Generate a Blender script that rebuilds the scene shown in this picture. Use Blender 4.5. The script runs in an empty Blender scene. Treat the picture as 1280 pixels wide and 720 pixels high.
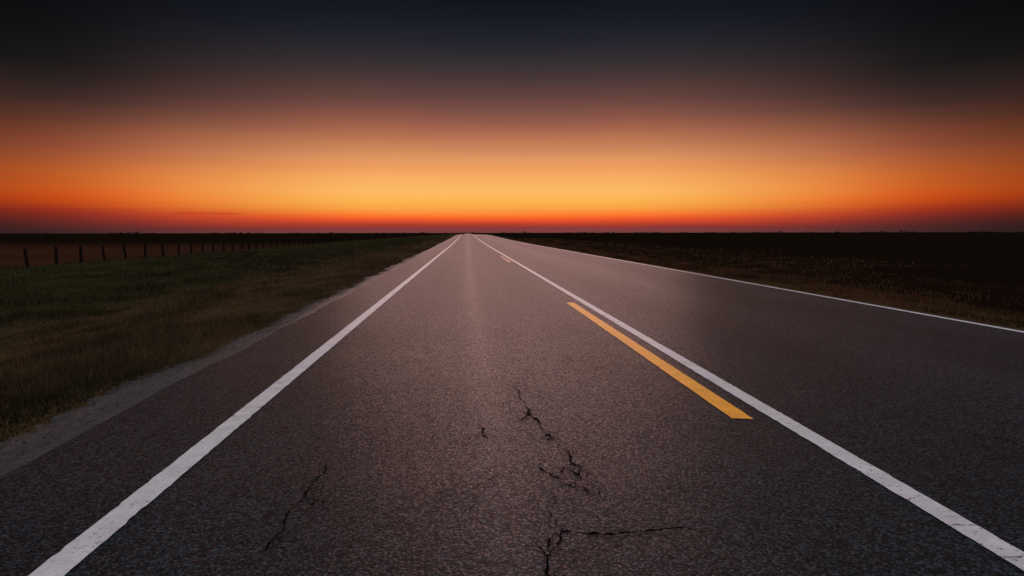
import bpy, math, random
import numpy as np
from mathutils import Vector, Matrix, noise as mnoise

sc = bpy.context.scene
C = sc.collection
random.seed(7)
rng = np.random.default_rng(11)
D = math.radians

# ------------------------------------------------------------------ camera
H = 1.25
PITCH, YAW, ROLL = D(4.63), D(3.82), D(-0.08)
fw = Vector((math.sin(YAW)*math.cos(PITCH), math.cos(YAW)*math.cos(PITCH), -math.sin(PITCH)))
rt = Vector((math.cos(YAW), -math.sin(YAW), 0)); up = rt.cross(fw)
r2 = rt*math.cos(ROLL)+up*math.sin(ROLL); u2 = -rt*math.sin(ROLL)+up*math.cos(ROLL)
cam = bpy.data.cameras.new('camera'); co = bpy.data.objects.new('camera', cam); C.objects.link(co)
cam.sensor_width = 36; cam.lens = 853/1280*36
cam.clip_start = 0.05; cam.clip_end = 30000
m = Matrix.Identity(4)
for i in range(3):
    m[i][0] = r2[i]; m[i][1] = u2[i]; m[i][2] = -fw[i]; m[i][3] = (0, 0, H)[i]
co.matrix_world = m
sc.camera = co

# ------------------------------------------------------------------ view
vs = sc.view_settings
vs.view_transform = 'Standard'; vs.look = 'None'; vs.gamma = 1; vs.exposure = 0.0
vs.use_curve_mapping = False
sc.cycles.use_denoising = True
sc.cycles.max_bounces = 6
sc.cycles.sample_clamp_indirect = 4

# ------------------------------------------------------------------ world
def lin(c):
    return tuple(((v/255)/12.92 if v/255 <= .04045 else (((v/255)+.055)/1.055)**2.4) for v in c)

SUN_EL, SUN_AZ = D(0.5), D(3.5)         # azimuth measured from +Y towards +X
W = bpy.data.worlds.new('World'); sc.world = W; W.use_nodes = True
nt = W.node_tree; nt.nodes.clear()
def N(nt, t, **k):
    n = nt.nodes.new(t)
    for a, v in k.items(): setattr(n, a, v)
    return n
def math_node(nt, op, a, b=None, c=None, clamp=False):
    n = N(nt, 'ShaderNodeMath', operation=op); n.use_clamp = clamp
    for i, v in enumerate((a, b, c)):
        if v is None: continue
        if isinstance(v, (int, float)): n.inputs[i].default_value = v
        else: nt.links.new(v, n.inputs[i])
    return n.outputs[0]
def ramp(nt, fac, stops, interp='LINEAR'):
    n = N(nt, 'ShaderNodeValToRGB'); cr = n.color_ramp; cr.interpolation = interp
    while len(cr.elements) < len(stops): cr.elements.new(0.5)
    for e, (p, c) in zip(cr.elements, sorted(stops, key=lambda s: s[0])):
        e.position = p; e.color = (*c, 1) if len(c) == 3 else c
    if fac is not None: nt.links.new(fac, n.inputs[0])
    return n.outputs[0]
def mixc(nt, fac, a, b, typ='MIX'):
    n = N(nt, 'ShaderNodeMix', data_type='RGBA', blend_type=typ)
    for i, v in ((0, fac), (6, a), (7, b)):
        if isinstance(v, (int, float)): n.inputs[i].default_value = v
        elif isinstance(v, tuple): n.inputs[i].default_value = (*v, 1) if len(v) == 3 else v
        else: nt.links.new(v, n.inputs[i])
    return n.outputs[2]

tc = N(nt, 'ShaderNodeTexCoord')
nrm = N(nt, 'ShaderNodeVectorMath', operation='NORMALIZE'); nt.links.new(tc.outputs['Generated'], nrm.inputs[0])
sp = N(nt, 'ShaderNodeSeparateXYZ'); nt.links.new(nrm.outputs[0], sp.inputs[0])
az = math_node(nt, 'SUBTRACT', math_node(nt, 'ARCTAN2', sp.outputs[0], sp.outputs[1]), D(2.9))
az = math_node(nt, 'ABSOLUTE', az)
# thin stratus: long flat wisps low in the sky bend the colour bands a little
mp = N(nt, 'ShaderNodeMapping'); mp.inputs['Scale'].default_value = (3, 3, 60)
nt.links.new(nrm.outputs[0], mp.inputs[0])
ns = N(nt, 'ShaderNodeTexNoise'); ns.inputs['Scale'].default_value = 1.0; ns.inputs['Detail'].default_value = 5
nt.links.new(mp.outputs[0], ns.inputs[0])
wob = math_node(nt, 'MULTIPLY', math_node(nt, 'SUBTRACT', ns.outputs[0], 0.5), 0.006)
el = math_node(nt, 'ADD', math_node(nt, 'ARCSINE', sp.outputs[2]), wob)
EMAX = 0.36                               # radians covered by the bands
t = math_node(nt, 'DIVIDE', el, EMAX, clamp=True)
def stops(rows):
    return [(max(0.0, (math.atan((360-y)/853)-PITCH)/EMAX), lin(c)) for y, c in rows]
centre = [(291, (120, 65, 60)), (288, (128, 62, 64)), (285, (138, 56, 55)), (281, (175, 62, 42)), (276, (228, 80, 45)), (271, (252, 108, 42)),
          (266, (253, 140, 58)), (260, (249, 166, 72)), (252, (253, 180, 82)), (242, (254, 187, 98)), (232, (251, 182, 100)),
          (220, (247, 170, 98)), (210, (238, 158, 94)), (200, (226, 152, 98)), (190, (210, 138, 93)), (178, (192, 122, 86)),
          (165, (170, 105, 79)), (150, (142, 88, 72)), (135, (118, 76, 68)), (120, (97, 66, 61)), (100, (74, 56, 56)), (80, (54, 47, 50)),
          (65, (44, 42, 47)), (50, (35, 35, 44)), (25, (23, 28, 37)), (0, (17, 21, 27))]
side = [(291, (38, 27, 28)), (286, (44, 28, 28)), (278, (60, 29, 28)), (270, (92, 33, 24)), (262, (125, 43, 23)), (254, (158, 52, 17)),
        (245, (164, 66, 22)), (230, (155, 66, 26)), (210, (132, 63, 33)), (190, (100, 52, 33)), (170, (72, 41, 31)),
        (150, (52, 34, 30)), (130, (38, 30, 29)), (110, (21, 19, 19)), (80, (14, 13, 14)), (40, (8, 9, 11)), (0, (5, 6, 8))]
mid = [(291, (78, 46, 45)), (285, (92, 44, 43)), (275, (140, 48, 41)), (266, (184, 56, 34)), (260, (212, 78, 28)), (252, (227, 93, 31)),
       (241, (226, 106, 41)), (226, (212, 109, 50)), (212, (185, 100, 59)), (198, (163, 88, 62)), (182, (138, 77, 57)), (165, (102, 62, 51)),
       (150, (70, 47, 45)), (130, (45, 35, 34)), (110, (31, 28, 29)), (80, (22, 22, 25)), (50, (17, 18, 22)), (0, (9, 10, 14))]
cA = ramp(nt, t, stops(centre)); cM = ramp(nt, t, stops(mid)); cB = ramp(nt, t, stops(side))
def sstep(v, a, b_):
    n = N(nt, 'ShaderNodeMapRange', interpolation_type='SMOOTHSTEP'); nt.links.new(v, n.inputs[0])
    n.inputs[1].default_value = a; n.inputs[2].default_value = b_
    return n.outputs[0]
wgt = sstep(az, .15, .60); wg2 = sstep(az, .42, .72)
c1 = mixc(nt, wg2, mixc(nt, wgt, cA, cM), cB)
# away from the afterglow the dusk sky is plain slate
far = sstep(az, 0.70, 1.7)
c2 = mixc(nt, far, c1, (0.006, 0.0065, 0.009))
# one faint flat streak of cloud left of the road
def band(v, c, h, soft):
    a = math_node(nt, 'ABSOLUTE', math_node(nt, 'SUBTRACT', v, c))
    return math_node(nt, 'SUBTRACT', 1.0, math_node(nt, 'DIVIDE', math_node(nt, 'SUBTRACT', a, h), soft, clamp=True), clamp=True)
az_s = math_node(nt, 'ARCTAN2', sp.outputs[0], sp.outputs[1])
st = math_node(nt, 'MULTIPLY', band(az_s, -0.352, 0.034, 0.012), band(math_node(nt, 'ARCSINE', sp.outputs[2]), 0.0262, 0.0008, 0.0016))
c3 = mixc(nt, math_node(nt, 'MULTIPLY', st, 0.5), c2, lin((190, 60, 28)))
# bright pale sky overhead, added above the view to light the road
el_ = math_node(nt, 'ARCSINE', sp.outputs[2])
east_fill = math_node(nt, 'MULTIPLY', sstep(az, 1.5, 2.5), sstep(el_, -.02, .12))   # pale glow behind the camera, added as fill for road and paint
c3 = mixc(nt, sstep(el_, .5, 1.0), mixc(nt, east_fill, c3, (.66, .60, .66)), (.90, .89, .97))
sky = N(nt, 'ShaderNodeTexSky', sky_type='NISHITA'); sky.sun_disc = False
sky.sun_elevation = SUN_EL; sky.sun_rotation = SUN_AZ
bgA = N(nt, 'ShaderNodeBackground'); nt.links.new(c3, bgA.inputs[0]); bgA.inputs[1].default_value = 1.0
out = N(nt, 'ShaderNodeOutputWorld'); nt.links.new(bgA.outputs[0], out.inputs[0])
nt.nodes.remove(sky)
W.cycles.sampling_method = 'MANUAL'; W.cycles.sample_map_resolution = 2048

# ------------------------------------------------------------------ the afterglow as one broad soft sun
sl = bpy.data.lights.new('sun', 'SUN'); sl.energy = 0.80; sl.angle = D(32); sl.color = (1.0, 0.53, 0.48)
so = bpy.data.objects.new('sun', sl); C.objects.link(so)
sd = Vector((math.sin(SUN_AZ)*math.cos(SUN_EL), math.cos(SUN_AZ)*math.cos(SUN_EL), math.sin(SUN_EL)))
so.rotation_euler = sd.to_track_quat('Z', 'Y').to_euler(); so.location = (0, 0, 30)

# ------------------------------------------------------------------ helpers
def link_mesh(name, verts, faces, mat, parent=None, smooth=False):
    me = bpy.data.meshes.new(name)
    if isinstance(verts, np.ndarray):
        nv, nf = len(verts), len(faces); k = faces.shape[1]
        me.vertices.add(nv); me.vertices.foreach_set('co', verts.astype(np.float32).ravel())
        me.loops.add(nf*k); me.loops.foreach_set('vertex_index', faces.astype(np.int32).ravel())
        me.polygons.add(nf); me.polygons.foreach_set('loop_start', np.arange(0, nf*k, k, dtype=np.int32))
        me.polygons.foreach_set('loop_total', np.full(nf, k, dtype=np.int32))
        me.update(calc_edges=True)
    else:
        me.from_pydata(verts, [], faces); me.update()
    me.materials.append(mat)
    if smooth: me.polygons.foreach_set('use_smooth', [True]*len(me.polygons))
    o = bpy.data.objects.new(name, me); C.objects.link(o)
    if parent: o.parent = parent
    return o
def smooth(a, b, x):
    x = np.clip((x-a)/(b-a), 0, 1); return x*x*(3-2*x)
def rise(y):                              # the road's long gentle crest
    return 0.58*smooth(60, 240, y) - 0.95*smooth(260, 520, y)
def new_mat(name):
    mt = bpy.data.materials.new(name); mt.use_nodes = True
    nt = mt.node_tree; b = nt.nodes['Principled BSDF']
    g = N(nt, 'ShaderNodeNewGeometry')
    return mt, nt, b, g.outputs['Position']
def scaled(nt, pos, s):
    n = N(nt, 'ShaderNodeVectorMath', operation='MULTIPLY'); nt.links.new(pos, n.inputs[0]); n.inputs[1].default_value = s
    return n.outputs[0]
def noise(nt, vec, scale, detail=4, rough=.55):
    n = N(nt, 'ShaderNodeTexNoise'); nt.links.new(vec, n.inputs['Vector'])
    n.inputs['Scale'].default_value = scale; n.inputs['Detail'].default_value = detail; n.inputs['Roughness'].default_value = rough
    return n.outputs[0]
def vor(nt, vec, scale, out='Color', feature='F1'):
    n = N(nt, 'ShaderNodeTexVoronoi', feature=feature); nt.links.new(vec, n.inputs['Vector']); n.inputs['Scale'].default_value = scale
    return n.outputs[out]
def maprange(nt, v, a, b, c=0., d=1.):
    n = N(nt, 'ShaderNodeMapRange'); nt.links.new(v, n.inputs[0])
    for i, q in enumerate((a, b, c, d)): n.inputs[i+1].default_value = q
    return n.outputs[0]
def bump(nt, b, h, strength, dist):
    n = N(nt, 'ShaderNodeBump'); n.inputs['Strength'].default_value = strength; n.inputs['Distance'].default_value = dist
    nt.links.new(h, n.inputs['Height']); nt.links.new(n.outputs[0], b.inputs['Normal'])
    return n

# ------------------------------------------------------------------ materials
def asphalt():
    mt, nt, b, pos = new_mat('asphalt')
    s = N(nt, 'ShaderNodeSeparateXYZ'); nt.links.new(pos, s.inputs[0]); X, Y = s.outputs[0], s.outputs[1]
    stone = N(nt, 'ShaderNodeSeparateColor'); nt.links.new(vor(nt, pos, 84), stone.inputs[0])
    dist = vor(nt, pos, 84, 'Distance')
    fine = noise(nt, pos, 260, 2)
    # stones of different greys in black binder
    sv = maprange(nt, stone.outputs[0], .30, 1.0, .002, .034)
    gap = maprange(nt, dist, .35, .75, 1.0, .25)
    val = math_node(nt, 'MULTIPLY', sv, gap)
    big = noise(nt, scaled(nt, pos, (1, .25, 1)), .8, 5)
    mid = noise(nt, pos, 5, 4)
    val = math_node(nt, 'MULTIPLY', val, maprange(nt, big, .3, .7, .70, 1.3))
    val = math_node(nt, 'MULTIPLY', val, maprange(nt, mid, .3, .7, .82, 1.2))
    # oily wheel tracks, paler crown between them
    xw = math_node(nt, 'ADD', X, math_node(nt, 'MULTIPLY', math_node(nt, 'SUBTRACT', noise(nt, scaled(nt, pos, (.2, .06, 1)), 1, 3), .5), .5))
    def gau(c, w):
        q = math_node(nt, 'DIVIDE', math_node(nt, 'SUBTRACT', xw, c), w)
        return math_node(nt, 'EXPONENT', math_node(nt, 'MULTIPLY', math_node(nt, 'MULTIPLY', q, q), -1.0))
    pale = math_node(nt, 'ADD', gau(.12, .16), math_node(nt, 'MULTIPLY', gau(4.3, .5), .5))
    dark = math_node(nt, 'ADD', gau(1.35, .35), math_node(nt, 'ADD', gau(-.75, .4), math_node(nt, 'ADD', gau(3.0, .3), gau(5.6, .4))))
    k = math_node(nt, 'ADD', math_node(nt, 'MULTIPLY', pale, .40), math_node(nt, 'SUBTRACT', 1.0, math_node(nt, 'MULTIPLY', dark, .16)))
    val = math_node(nt, 'MULTIPLY', val, k)
    # long faint scuffs in the far lane
    scuff = noise(nt, scaled(nt, pos, (2.2, .09, 1)), 1.6, 5, .6)
    val = math_node(nt, 'MULTIPLY', val, maprange(nt, scuff, .56, .72, 1.0, .72))
    cc = N(nt, 'ShaderNodeCombineColor')
    for i, f_ in enumerate((.62, 1.10, 1.50)): nt.links.new(math_node(nt, 'MULTIPLY', val, f_), cc.inputs[i])
    nt.links.new(cc.outputs[0], b.inputs['Base Color'])
    rr = math_node(nt, 'ADD', maprange(nt, stone.outputs[1], 0, 1, .50, .75), math_node(nt, 'MULTIPLY', math_node(nt, 'SUBTRACT', big, .5), .25))
    rr = math_node(nt, 'ADD', rr, math_node(nt, 'MULTIPLY', math_node(nt, 'SUBTRACT', k, 1.0), -.18))
    nt.links.new(rr, b.inputs['Roughness'])
    b.inputs['Specular IOR Level'].default_value = .09
    hgt = math_node(nt, 'ADD', math_node(nt, 'MULTIPLY', math_node(nt, 'SUBTRACT', 1.0, dist), .7), math_node(nt, 'ADD', math_node(nt, 'MULTIPLY', fine, .4), math_node(nt, 'MULTIPLY', stone.outputs[2], .5)))
    b.inputs['Sheen Weight'].default_value = .0; b.inputs['Sheen Roughness'].default_value = .35; b.inputs['Sheen Tint'].default_value = (1, .80, .80, 1)
    # polished stone tops catch the low glow, the binder between them does not
    pol = math_node(nt, 'MULTIPLY', maprange(nt, stone.outputs[2], .25, 1, .18, 1.15), maprange(nt, dist, .25, .6, 1.0, .25))
    pol = math_node(nt, 'MULTIPLY', pol, maprange(nt, big, .3, .7, .75, 1.2), clamp=True)
    nt.links.new(pol, b.inputs['Coat Weight'])
    nt.links.new(maprange(nt, stone.outputs[0], 0, 1, .33, .48), b.inputs['Coat Roughness']); b.inputs['Coat IOR'].default_value = 1.45
    bump(nt, b, hgt, .6, .006)
    bc = N(nt, 'ShaderNodeBump'); bc.inputs['Strength'].default_value = .10; bc.inputs['Distance'].default_value = .006
    nt.links.new(hgt, bc.inputs['Height']); nt.links.new(bc.outputs[0], b.inputs['Coat Normal'])
    return mt
def paint(name, col, worn):
    mt, nt, b, pos = new_mat(name)
    w = noise(nt, pos, 38, 5, .7); w2 = noise(nt, pos, 2.3, 3)
    stone = vor(nt, pos, 95, 'Distance')
    hole = math_node(nt, 'MULTIPLY', maprange(nt, math_node(nt, 'ADD', w, math_node(nt, 'MULTIPLY', w2, .35)), worn, worn+.08, 0, 1), .85, clamp=True)
    dirt = math_node(nt, 'MULTIPLY', maprange(nt, noise(nt, pos, 7, 5), .3, .75, 1.0, .74), maprange(nt, noise(nt, pos, 75, 4, .7), .35, .65, .80, 1.05))
    base = mixc(nt, 1.0, col, (1, 1, 1), 'MULTIPLY')
    dn = N(nt, 'ShaderNodeCombineColor'); [nt.links.new(dirt, dn.inputs[i]) for i in range(3)]
    base = mixc(nt, 1.0, base, dn.outputs[0], 'MULTIPLY')
    nt.links.new(mixc(nt, hole, base, (.05, .05, .05)), b.inputs['Base Color'])
    b.inputs['Roughness'].default_value = .48; b.inputs['Specular IOR Level'].default_value = .5
    bump(nt, b, math_node(nt, 'ADD', stone, math_node(nt, 'MULTIPLY', w, .5)), .25, .003)
    return mt
def gravel():
    mt, nt, b, pos = new_mat('gravel')
    v = N(nt, 'ShaderNodeSeparateColor'); nt.links.new(vor(nt, pos, 55), v.inputs[0])
    d = vor(nt, pos, 55, 'Distance')
    g2 = math_node(nt, 'POWER', v.outputs[0], 2.2)
    val = math_node(nt, 'MULTIPLY', maprange(nt, g2, 0, 1, .003, .045), maprange(nt, noise(nt, scaled(nt, pos, (1.6, .7, 1)), 2.6, 5), .38, .62, .30, 1.25))
    nt.links.new(mixc(nt, 1.0, val, (1, .86, .80), 'MULTIPLY'), b.inputs['Base Color'])
    b.inputs['Roughness'].default_value = .75; b.inputs['Coat Roughness'].default_value = .4; b.inputs['Coat Weight'].default_value = .35
    bump(nt, b, math_node(nt, 'ADD', math_node(nt, 'SUBTRACT', 1.0, d), noise(nt, pos, 12, 3)), 1.0, .02)
    return mt
def soil():
    mt, nt, b, pos = new_mat('ground')
    s = N(nt, 'ShaderNodeSeparateXYZ'); nt.links.new(pos, s.inputs[0]); X, Y = s.outputs[0], s.outputs[1]
    wb = math_node(nt, 'MULTIPLY', math_node(nt, 'SUBTRACT', noise(nt, pos, .22, 4), .5), 5)
    xs = math_node(nt, 'ADD', X, wb); ax = math_node(nt, 'ABSOLUTE', xs)
    n1 = noise(nt, scaled(nt, pos, (1, .6, 1)), .9, 6, .65)
    n2 = noise(nt, scaled(nt, pos, (.3, 1, 1)), .12, 4)
    tan = mixc(nt, n1, (.020, .012, .005), (.085, .050, .022))
    grn = mixc(nt, n1, (.008, .009, .003), (.034, .034, .013))
    red = mixc(nt, n2, (.014, .007, .004), (.056, .021, .012))
    blk = mixc(nt, n2, (.004, .003, .002), (.012, .007, .004))
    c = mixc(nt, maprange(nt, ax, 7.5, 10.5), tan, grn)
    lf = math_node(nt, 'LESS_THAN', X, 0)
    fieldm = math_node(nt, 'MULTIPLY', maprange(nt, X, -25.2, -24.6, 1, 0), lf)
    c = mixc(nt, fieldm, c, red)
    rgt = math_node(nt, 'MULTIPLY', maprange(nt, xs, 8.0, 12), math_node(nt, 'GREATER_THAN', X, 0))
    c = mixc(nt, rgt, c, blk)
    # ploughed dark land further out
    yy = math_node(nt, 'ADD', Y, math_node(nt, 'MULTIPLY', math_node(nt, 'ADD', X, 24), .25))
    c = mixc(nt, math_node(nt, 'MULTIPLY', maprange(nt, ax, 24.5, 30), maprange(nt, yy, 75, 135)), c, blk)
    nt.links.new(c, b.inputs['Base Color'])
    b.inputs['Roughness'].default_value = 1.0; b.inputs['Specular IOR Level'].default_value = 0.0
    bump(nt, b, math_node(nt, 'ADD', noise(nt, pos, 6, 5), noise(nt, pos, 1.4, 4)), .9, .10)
    return mt
def grass_mat():
    mt, nt, b, pos = new_mat('grass')
    at = N(nt, 'ShaderNodeAttribute', attribute_name='tint')
    s = N(nt, 'ShaderNodeSeparateXYZ'); nt.links.new(pos, s.inputs[0])
    wb = math_node(nt, 'MULTIPLY', math_node(nt, 'SUBTRACT', noise(nt, pos, .22, 4), .5), 5)
    ax = math_node(nt, 'ABSOLUTE', math_node(nt, 'ADD', s.outputs[0], wb))
    tan = mixc(nt, at.outputs['Fac'], (.030, .020, .010), (.165, .108, .056))
    grn = mixc(nt, at.outputs['Fac'], (.011, .012, .006), (.056, .050, .024))
    f_ = math_node(nt, 'ADD', maprange(nt, ax, 5.5, 12), math_node(nt, 'MULTIPLY', math_node(nt, 'SUBTRACT', noise(nt, scaled(nt, pos, (1, .45, 1)), .8, 4), .5), 3.2))
    f_ = math_node(nt, 'ADD', f_, maprange(nt, s.outputs[1], 4, 18, .55, 0), clamp=True)
    dry = mixc(nt, at.outputs['Fac'], (.014, .008, .004), (.135, .066, .034))
    nt.links.new(mixc(nt, math_node(nt, 'GREATER_THAN', s.outputs[0], 0), mixc(nt, f_, tan, grn), dry), b.inputs['Base Color'])
    b.inputs['Roughness'].default_value = .9; b.inputs['Specular IOR Level'].default_value = .03
    tr = N(nt, 'ShaderNodeBsdfTranslucent'); mx = N(nt, 'ShaderNodeMixShader'); mx.inputs[0].default_value = .35
    nt.links.new(b.inputs['Base Color'].links[0].from_socket, tr.inputs[0])
    nt.links.new(b.outputs[0], mx.inputs[1]); nt.links.new(tr.outputs[0], mx.inputs[2])
    nt.links.new(mx.outputs[0], [q for q in nt.nodes if q.type == 'OUTPUT_MATERIAL'][0].inputs[0])
    return mt
def flat(name, col, rough=.9, var=.5, scale=6):
    mt, nt, b, pos = new_mat(name)
    n = noise(nt, pos, scale, 5)
    nt.links.new(mixc(nt, n, tuple(v*(1-var) for v in col), tuple(v*(1+var) for v in col)), b.inputs['Base Color'])
    b.inputs['Roughness'].default_value = rough; b.inputs['Specular IOR Level'].default_value = .0
    bump(nt, b, n, .5, .01)
    return mt
M_as = asphalt()
M_wh = paint('white_paint', (.63, .61, .61), .765)
M_ye = paint('yellow_paint', (.98, .41, .04), .98)
M_yw = paint('worn_yellow_paint', (.80, .38, .12), .60)
M_ye.node_tree.nodes['Principled BSDF'].inputs['Specular IOR Level'].default_value = .2
M_gr = gravel(); M_so = soil(); M_grass = grass_mat()
M_wood = flat('weathered_wood', (.011, .008, .006), scale=14)
M_wire = flat('rusty_wire', (.06, .04, .03), .6)
M_crack_shade = flat('crack_shadow', (.004, .004, .004), 1.0, .2)  # near-black colour of flat ribbons, painted in for the shade inside cracks
M_wood2 = flat('dark_foliage', (.014, .012, .006))

# ------------------------------------------------------------------ ground
FIELD = -0.63
X0L, X0R = -2.45, 7.16                   # edges of the asphalt
def fbm(x, y, s, oct=3):
    v = 0; a = 1
    for o in range(oct):
        p = 1.7*o+s
        v += a*(np.sin(x*1.3*2**o+p+1.7*np.sin(y*.7*2**o+p*2))*np.cos(y*1.1*2**o-p+1.3*np.sin(x*.9*2**o+p)))
        a *= .5
    return v/1.75
def ground_z(x, y):
    dl = np.maximum(0, (X0L-.35)-x); dr = np.maximum(0, x-(X0R+.15))
    d = np.where(x < 0, dl, dr)
    road = rise(y)-.035
    fall = smooth(.2, 6.5, d)
    ditch = -.16*np.exp(-((d-7)/2.2)**2)
    rough = fbm(x*.55, y*.45, .3)*.10*smooth(.3, 4, d)*(1-.6*smooth(20, 60, d)) + fbm(x*2.1, y*1.9, 2.)*.035*smooth(.2, 1.5, d)*(1-smooth(25, 50, d))
    return road*(1-fall)+FIELD*fall+ditch+rough-.05*smooth(0, .5, d)*(1-fall)
def grid(xs, ys, zf):
    Xg, Yg = np.meshgrid(xs, ys); Z = zf(Xg, Yg)
    v = np.stack([Xg, Yg, Z], -1).reshape(-1, 3); nx, ny = len(xs), len(ys)
    i = (np.arange(ny-1)[:, None]*nx+np.arange(nx-1)[None, :]).ravel()
    return v, np.stack([i, i+1, i+nx+1, i+nx], -1)
xs = np.unique(np.concatenate([-np.geomspace(40, 9000, 40), np.arange(-40, -12, .5), np.arange(-12, -2.2, .12), np.linspace(-2.2, 7, 12),
                               np.arange(7.0, 20, .16), np.arange(20, 40, .6), np.geomspace(40, 9000, 40)]))
ys = np.unique(np.concatenate([np.linspace(-40, 0, 25), np.arange(0, 30, .14), np.arange(30, 90, .5), np.arange(90, 540, 4), np.geomspace(540, 12000, 40)]))
v, f_ = grid(xs, ys, ground_z)
o = link_mesh('ground', v, f_, M_so, smooth=True); o['kind'] = 'structure'

# ------------------------------------------------------------------ road
yr = np.unique(np.concatenate([np.linspace(-40, 0, 20), np.arange(0, 60, .25), np.arange(60, 560, 4), np.geomspace(560, 6000, 20)]))
def strip(name, xl, xr, y, dz, mat, parent=None, thick=0.0, jit=0.0, cross=1):
    nl = rng.normal(0, jit, len(y)) if jit else np.zeros(len(y)); nr = rng.normal(0, jit, len(y)) if jit else np.zeros(len(y))
    k = cross+1
    vv = np.zeros((len(y), k, 3))
    for j in range(k):
        t_ = j/cross
        vv[:, j, 0] = (xl+nl)*(1-t_)+(xr+nr)*t_; vv[:, j, 1] = y; vv[:, j, 2] = rise(y)+dz
    vv = vv.reshape(-1, 3)
    i = (np.arange(len(y)-1)[:, None]*k+np.arange(cross)[None, :]).ravel()
    return link_mesh(name, vv, np.stack([i, i+1, i+k+1, i+k], -1), mat, parent)
# the slab has a broken left edge and real thickness
el_ = X0L + .018*np.sin(yr*1.9)+.012*np.sin(yr*5.3)+rng.normal(0, .008, len(yr))
er_ = X0R + .02*np.sin(yr*1.3)+rng.normal(0, .012, len(yr))
cols = [(el_-.02, -.10), (el_, -.012), (el_+.03, 0), (0*el_+2.1, 0), (er_-.03, 0), (er_, -.012), (er_+.02, -.10)]
vv = np.stack([np.stack([cx, yr, rise(yr)+dz], -1) for cx, dz in cols], 1).reshape(-1, 3); k = len(cols)
i = (np.arange(len(yr)-1)[:, None]*k+np.arange(k-1)[None, :]).ravel()
road = link_mesh('road', vv, np.stack([i, i+1, i+k+1, i+k], -1), M_as); road['kind'] = 'structure'
yl = np.unique(np.concatenate([np.arange(-10, 25, .05), np.arange(25, 60, .25), np.arange(60, 560, 4)]))
strip('edge_line', -1.605, -1.475, yl, .004, M_wh, road, jit=.0022)
strip('lane_line', 2.045, 2.165, yl, .004, M_wh, road, jit=.0022)
strip('edge_line', 6.90, 7.00, yl, .004, M_wh, road, jit=.0022)
for n_, y0 in enumerate((4.37, 28.8)):
    yy = np.arange(y0, y0+7.8, .1); st_ = strip('yellow_dash', 1.775, 1.915, yy, .004, M_ye if n_ == 0 else M_yw, road, jit=.0016)
    if n_ == 0:                           # ends cut on a slant, as sprayed
        me = st_.data
        me.vertices[0].co.y += .03; me.vertices[1].co.y += .0
# gravel edge
yg = np.unique(np.concatenate([np.arange(-10, 40, .06), np.arange(40, 120, .5), np.arange(120, 540, 5)]))
go = -2.84+.07*np.sin(yg*.9)+.05*np.sin(yg*2.7+1)+rng.normal(0, .022, len(yg))-.5*smooth(15, 80, yg)*.6
vv = np.stack([np.stack([0*yg+X0L+.06, yg, rise(yg)-.055], -1), np.stack([0*yg+X0L-.01, yg, rise(yg)-.012], -1),
               np.stack([(go+X0L)/2, yg, rise(yg)-.016+rng.normal(0, .003, len(yg))], -1), np.stack([go, yg, rise(yg)-.035+rng.normal(0, .004, len(yg))], -1),
               np.stack([go-.05, yg, rise(yg)-.12], -1)], 1).reshape(-1, 3)
i = (np.arange(len(yg)-1)[:, None]*5+np.arange(4)[None, :]).ravel()
gs = link_mesh('gravel_shoulder', vv, np.stack([i, i+1, i+6, i+5], -1), M_gr); gs['kind'] = 'structure'

# loose stones on the shoulder
def stones(n, xf, yf, smin, smax):
    base = np.array([(1, 0, 0), (0, 1, 0), (-1, 0, 0), (0, -1, 0), (0, 0, 1), (0, 0, -1)], float)
    fc = np.array([(0, 1, 4), (1, 2, 4), (2, 3, 4), (3, 0, 4), (1, 0, 5), (2, 1, 5), (3, 2, 5), (0, 3, 5)])
    V = []; F = []
    for q in range(n):
        x, y = xf(), yf(); s = rng.uniform(smin, smax); a = rng.uniform(0, 6.28)
        b = base*np.array([s, s*rng.uniform(.6, 1), s*rng.uniform(.4, .8)])*(1+rng.normal(0, .15, (6, 1)))
        b = np.stack([b[:, 0]*math.cos(a)-b[:, 1]*math.sin(a), b[:, 0]*math.sin(a)+b[:, 1]*math.cos(a), b[:, 2]], -1)
        V.append(b+[x, y, float(rise(y))-.012]); F.append(fc+6*q)
    return np.concatenate(V), np.concatenate(F)
v, f_ = stones(2600, lambda: -2.50-abs(rng.normal(0, .24)), lambda: 2.5+rng.gamma(1.5, 7), .003, .009)
o = link_mesh('loose_gravel', v, f_, flat('pebbles', (.055, .048, .044), .9, .6, 30)); o['kind'] = 'stuff'

# ------------------------------------------------------------------ cracks
def crack(pts, w, taper=True, z=.0042):
    P = [Vector((a, b_, 0)) for a, b_ in pts]; L = []
    for a, b_ in zip(P[:-1], P[1:]):
        n = max(2, int((b_-a).length/.012))
        for q in range(n):
            p = a.lerp(b_, q/n); L.append(p)
    L.append(P[-1]); n = len(L); vs_ = []; fs = []
    off = 0
    for q, p in enumerate(L):
        d = (L[min(q+1, n-1)]-L[max(q-1, 0)]).normalized(); s = Vector((-d.y, d.x, 0))
        off = off*.7+rng.normal(0, .0032)
        e = 1.0
        if taper: e = min(1, q/(n*.2)+.25, (n-1-q)/(n*.3)+.12)
        ww = w*e*(.18+1.9*abs(mnoise.noise(p*23)))
        p = p+s*off*1.0
        for sg in (-1, 1): vs_.append((p.x+s.x*ww*sg/2, p.y+s.y*ww*sg/2, float(rise(p.y))+z))
        if q: fs.append((2*q-2, 2*q-1, 2*q+1, 2*q))
    link_mesh('crack', vs_, fs, M_crack_shade, road)
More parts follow.
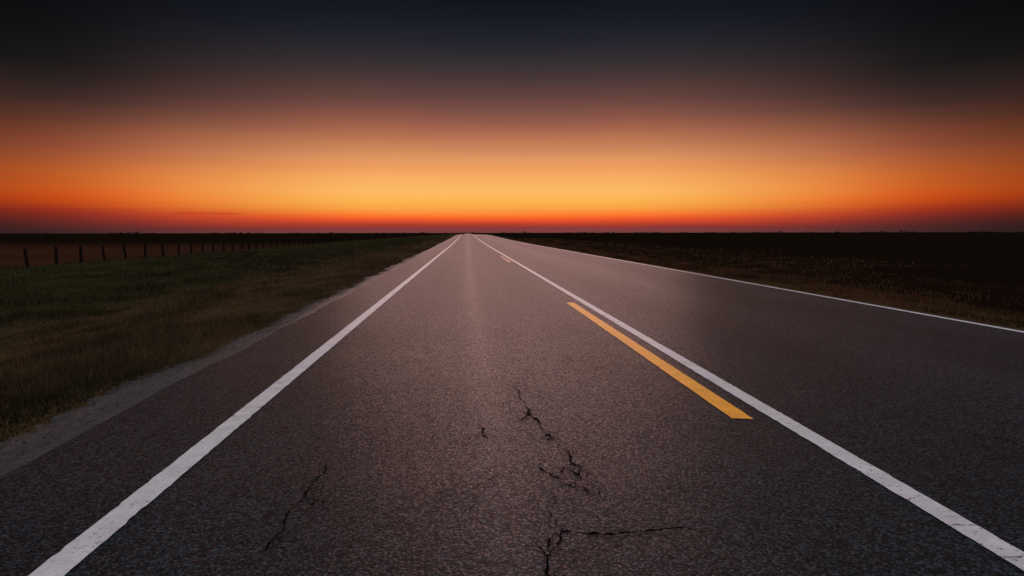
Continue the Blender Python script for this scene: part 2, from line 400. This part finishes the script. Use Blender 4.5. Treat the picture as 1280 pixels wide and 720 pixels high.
def branches(pts, w, n):
    # short side cracks leaving a main one
    for _ in range(n):
        q = rng.integers(0, len(pts)-1); t_ = rng.uniform(); x = pts[q][0]*(1-t_)+pts[q+1][0]*t_; y = pts[q][1]*(1-t_)+pts[q+1][1]*t_
        a = rng.choice([0, math.pi])+rng.normal(0, .6); P = [(x, y)]
        for _ in range(rng.integers(2, 6)):
            a += rng.normal(0, .8); l = rng.uniform(.02, .055); x += l*math.cos(a); y += 1.3*l*math.sin(a); P.append((x, y))
        crack(P, w*rng.uniform(.3, .6))
CR = [([(0.956, 2.732), (0.863, 2.746), (0.718, 2.716), (0.597, 2.701), (0.5, 2.722), (0.399, 2.744), (0.38, 2.7), (0.359, 2.615), (0.292, 2.565)], .020),
 ([(0.359, 2.615), (0.304, 2.531), (0.284, 2.39), (.29, 2.2)], .015),
 ([(0.411, 4.837), (0.443, 4.745), (0.42, 4.618), (0.453, 4.493), (0.478, 4.375)], .022),
 ([(0.342, 4.461), (0.383, 4.497), (0.419, 4.597)], .014),
 ([(0.488, 4.142), (0.517, 4.057), (0.552, 3.99)], .022),
 ([(0.521, 3.825), (0.578, 3.807), (0.557, 3.696), (0.563, 3.589), (0.607, 3.486)], .020),
 ([(0.512, 3.48), (0.553, 3.465), (0.573, 3.381), (0.571, 3.325)], .018),
 ([(0.461, 3.288), (0.504, 3.253), (0.533, 3.188)], .016),
 ([(0.385, 3.6), (0.385, 3.512), (0.412, 3.45), (0.456, 3.377), (0.492, 3.308)], .016),
 ([(0.068, 4.363), (0.102, 4.252), (0.094, 4.133), (0.135, 4.032)], .017),
 ([(-0.138, 3.17), (-0.035, 3.183), (0.022, 3.241), (0.087, 3.333), (0.156, 3.442)], .011),
 ([(-0.763, 3.672), (-0.752, 3.5), (-0.782, 3.344), (-0.776, 3.2), (-0.797, 3.106)], .013),
 ([(-0.797, 3.106), (-0.798, 2.932), (-0.778, 2.827), (-0.801, 2.746), (-0.798, 2.648)], .012),
 ([(-0.776, 3.2), (-0.686, 3.146), (-0.621, 3.133)], .009),
 ([(1.221, 6.127), (1.318, 6.234), (1.394, 6.307)], .022),
 ([(0.991, 6.793), (1.027, 6.702), (1.003, 6.623), (1.04, 6.50)], .012)]
for p_, w_ in CR:
    crack(p_, w_*1.1); branches(p_, max(w_, .012), 3)
crack([(0.478, 4.375), (.47, 4.28), (0.488, 4.142)], .008); crack([(0.552, 3.99), (.54, 3.9), (0.521, 3.825)], .009)
crack([(0.607, 3.486), (.62, 3.40), (.60, 3.30), (.64, 3.20), (.62, 3.08)], .007); crack([(.38, 5.5), (.41, 5.3), (.39, 5.1), (.42, 4.95), (0.411, 4.837)], .012)
crack([(.46, 3.288), (.40, 3.2), (.42, 3.08), (.36, 2.98), (.38, 2.86), (.36, 2.74)], .005)
for p_, w_ in [([(2.013, 2.995), (2.051, 2.964), (2.138, 3.016)], .006), ([(1.985, 2.689), (2.041, 2.679), (2.104, 2.683), (2.2, 2.67)], .006),
               ([(1.99, 2.396), (2.06, 2.399), (2.12, 2.39), (2.19, 2.40)], .006), ([(2.05, 3.17), (2.09, 3.12), (2.12, 3.13)], .003)]:
    crack(p_, w_, False, .0082)
# hairline cracks wandering over the lane
for q in range(26):
    x = rng.uniform(-1.3, 1.6) if q < 18 else rng.uniform(2.4, 6); y = rng.uniform(2.6, 9); a = rng.uniform(0, 6.28); pts = [(x, y)]
    for _ in range(rng.integers(3, 7)):
        a += rng.normal(0, .7); x += .07*math.cos(a); y += .11*math.sin(a); pts.append((x, y))
    crack(pts, rng.uniform(.0025, .006))

# ------------------------------------------------------------------ grass
def blades(n, xf, yf, hmin, hmax, wf):
    x = xf(n); y = yf(n); z = ground_z(x, y)-.01
    h = rng.uniform(hmin, hmax, n)*(0.35+1.5*np.clip(.5+fbm(x*.9, y*.5, 5.)*.75, 0, 1)**1.5)*(.8+.5*np.clip(fbm(x*3.1, y*2.3, 1.), 0, 1))
    edge = np.where(x < 0, np.clip((-2.58-x)/.7, .22, 1), np.clip((x-7.2)/.7, .25, 1)); h = h*edge
    w = wf*(1+np.maximum(0, y-8)*.10)*rng.uniform(.6, 1.3, n)
    a = rng.uniform(0, np.pi, n); lx = rng.normal(0, .45, n)*h; ly = rng.normal(0, .45, n)*h
    dx, dy = np.cos(a)*w/2, np.sin(a)*w/2
    V = np.zeros((n, 5, 3))
    V[:, 0] = np.stack([x-dx, y-dy, z], -1); V[:, 1] = np.stack([x+dx, y+dy, z], -1)
    V[:, 2] = np.stack([x+dx*.7+lx*.35, y+dy*.7+ly*.35, z+h*.6], -1); V[:, 3] = np.stack([x-dx*.7+lx*.35, y-dy*.7+ly*.35, z+h*.6], -1)
    V[:, 4] = np.stack([x+lx, y+ly, z+h], -1)
    b = np.arange(n)[:, None]*5
    F = np.concatenate([b+[0, 1, 2], b+[0, 2, 3], b+[3, 2, 4]], 0)
    tint = np.repeat(np.clip(rng.beta(1.6, 2.4, n)+.38*fbm(x*1.2, y*.7, 9.)+.15*fbm(x*4, y*3, 3.), 0, 1), 5)
    return V.reshape(-1, 3), F, tint
def make_grass(name, parts):
    V = []; F = []; T = []; off = 0
    for v, f, t in parts:
        V.append(v); F.append(f+off); T.append(t); off += len(v)
    o = link_mesh(name, np.concatenate(V), np.concatenate(F), M_grass)
    at = o.data.attributes.new('tint', 'FLOAT', 'POINT'); at.data.foreach_set('value', np.concatenate(T).astype(np.float32))
    o['kind'] = 'stuff'; return o
def ex(a, b, s, side):
    def f(n):
        q = rng.exponential(s, n); q = np.where(q > b, rng.uniform(0, b, n), q)
        return side*(a+q)
    return f
yn = lambda a, b, p: (lambda n: a+(b-a)*rng.uniform(0, 1, n)**p)
make_grass('grass', [
    blades(9000, lambda n: -2.5-rng.uniform(0, 1, n)**.45*.5, yn(2.5, 30, 1.2), .02, .07, .006),
    blades(150000, ex(2.64, 8, 3, -1), yn(2.5, 22, 1.3), .05, .17, .007),
    blades(110000, ex(2.95, 22, 7, -1), yn(15, 70, 1.4), .06, .20, .010),
    blades(40000, ex(3.2, 20, 6, -1), yn(60, 240, 1.5), .08, .22, .010),
    blades(50000, ex(7.22, 12, 4, 1), yn(6, 40, 1.3), .04, .16, .009),
    blades(40000, ex(7.3, 20, 6, 1), yn(35, 220, 1.6), .06, .20, .010)])

# ------------------------------------------------------------------ fence
FX = -24.4
fence = bpy.data.objects.new('wire_fence', None); C.objects.link(fence)
FY0 = 34.9
fence.location = (FX, FY0, float(ground_z(np.array(FX), np.array(FY0))))
fence['label'] = 'low wire fence of dark leaning wooden posts running across the grass left of the road'; fence['category'] = 'fence'
def post(x, y, h, r, lx, ly):
    n = 9; vs_ = []; fs = []
    z0 = float(ground_z(np.array(x), np.array(y)))-.25
    ring = [(0, 1.08), (.35, 1.0), (.7, .94), (.97, .90), (1.0, .72)]
    ang = [rng.uniform(.88, 1.12) for _ in range(n)]
    for q, (t_, s) in enumerate(ring):
        zz = z0+(h+.25)*t_
        for j in range(n):
            a = 6.283*j/n; rr = r*s*ang[j]*(1+rng.normal(0, .03))
            vs_.append((x+lx*t_+rr*math.cos(a)+.02*math.sin(t_*4+y)-fence.location.x, y+ly*t_+rr*math.sin(a)-fence.location.y,
                        zz-fence.location.z+(.03*math.cos(a+y) if q >= 3 else 0)))
    for q in range(len(ring)-1):
        for j in range(n):
            a, b_ = q*n+j, q*n+(j+1) % n; fs.append((a, b_, b_+n, a+n))
    fs.append(tuple((len(ring)-1)*n+j for j in range(n)))
    return link_mesh('post', vs_, fs, M_wood, fence, smooth=False)
# depth along the fence of the posts, measured one by one as far as they can be told apart
px = [35, 70.4, 101.2, 131.5, 157.8, 182.4, 204.5, 223.8, 239.3, 254, 267.7, 280, 291.5, 303.1, 311.3, 320.7, 330, 339]
py = [float(abs(FX)/math.tan(math.atan((640-q)/853)-YAW)) for q in px]
hts = [1.10, 1.12, 1.05, 1.08, 1.10, 1.06, 1.12, 1.08, 1.04, 1.10, 1.06, 1.12, 1.02, 1.95, 1.05, 1.08, 1.05, 1.1]
y = py[-1]
while y < 125:
    y += rng.uniform(2.7, 3.2); py.append(y); hts.append(rng.uniform(1.0, 1.12))
tops = []
for q, (y, h) in enumerate(zip(py, hts)):
    tall = h > 1.5
    lx = rng.normal(-.02, .045); ly = rng.normal(0, .04)
    if q in (0, 3, 4): lx = -.14
    p_ = post(FX, y, h, .088 if not tall else .10, lx, ly)
    if tall: p_['label'] = 'tall thick post with its top standing above the horizon'
def wire(k):
    V = []; F = []
    ypts = [FY0-14, py[0]-3.0]+py; vs_ = []; n = 0
    for a, b_ in zip(ypts[1:-1], ypts[2:]):
        seg = 5 if a < 90 else 2
        for s in range(seg):
            t_ = s/seg; yy = a+(b_-a)*t_
            z = float(ground_z(np.array(FX), np.array((a))))*(1-t_)+float(ground_z(np.array(FX), np.array(b_)))*t_+k-.03*math.sin(math.pi*t_)
            vs_.append((0.085, yy-fence.location.y, z-fence.location.z))
    W_ = []
    for c in vs_:
        for j in range(3): W_.append((c[0]+.002*math.cos(2.09*j), c[1], c[2]+.002*math.sin(2.09*j)))
    for q in range(len(vs_)-1):
        for j in range(3): F.append((q*3+j, q*3+(j+1) % 3, q*3+3+(j+1) % 3, q*3+3+j))
    link_mesh('wire', W_, F, M_wire, fence)
for k_ in (.35, .65, .95): wire(k_)

# ------------------------------------------------------------------ far-off scrub on the horizon
def scrub(name, n, cx, cy, hh, ww):
    V = []; F = []
    for q in range(n):
        x, y = cx(), cy(); h = hh(); w = ww(); z = FIELD-.2
        m_ = 14
        for j in range(m_):
            c = np.array([x+rng.normal(0, w*.4), y+rng.normal(0, w*.3), z+rng.uniform(.1, 1)*h])
            t1 = rng.normal(0, w*.3, (3, 3)); t1[:, 2] = rng.normal(0, h*.25, 3)
            b = len(V)*3; V.append(c+t1); F.append((b, b+1, b+2))
    o = link_mesh(name, np.concatenate(V), np.array(F), M_wood2); o['kind'] = 'stuff'
scrub('distant_scrub', 1500, lambda: rng.uniform(-1500, 2400), lambda: rng.uniform(1500, 2300), lambda: rng.gamma(2, .6), lambda: rng.uniform(5, 16))
bpy.context.view_layer.update()
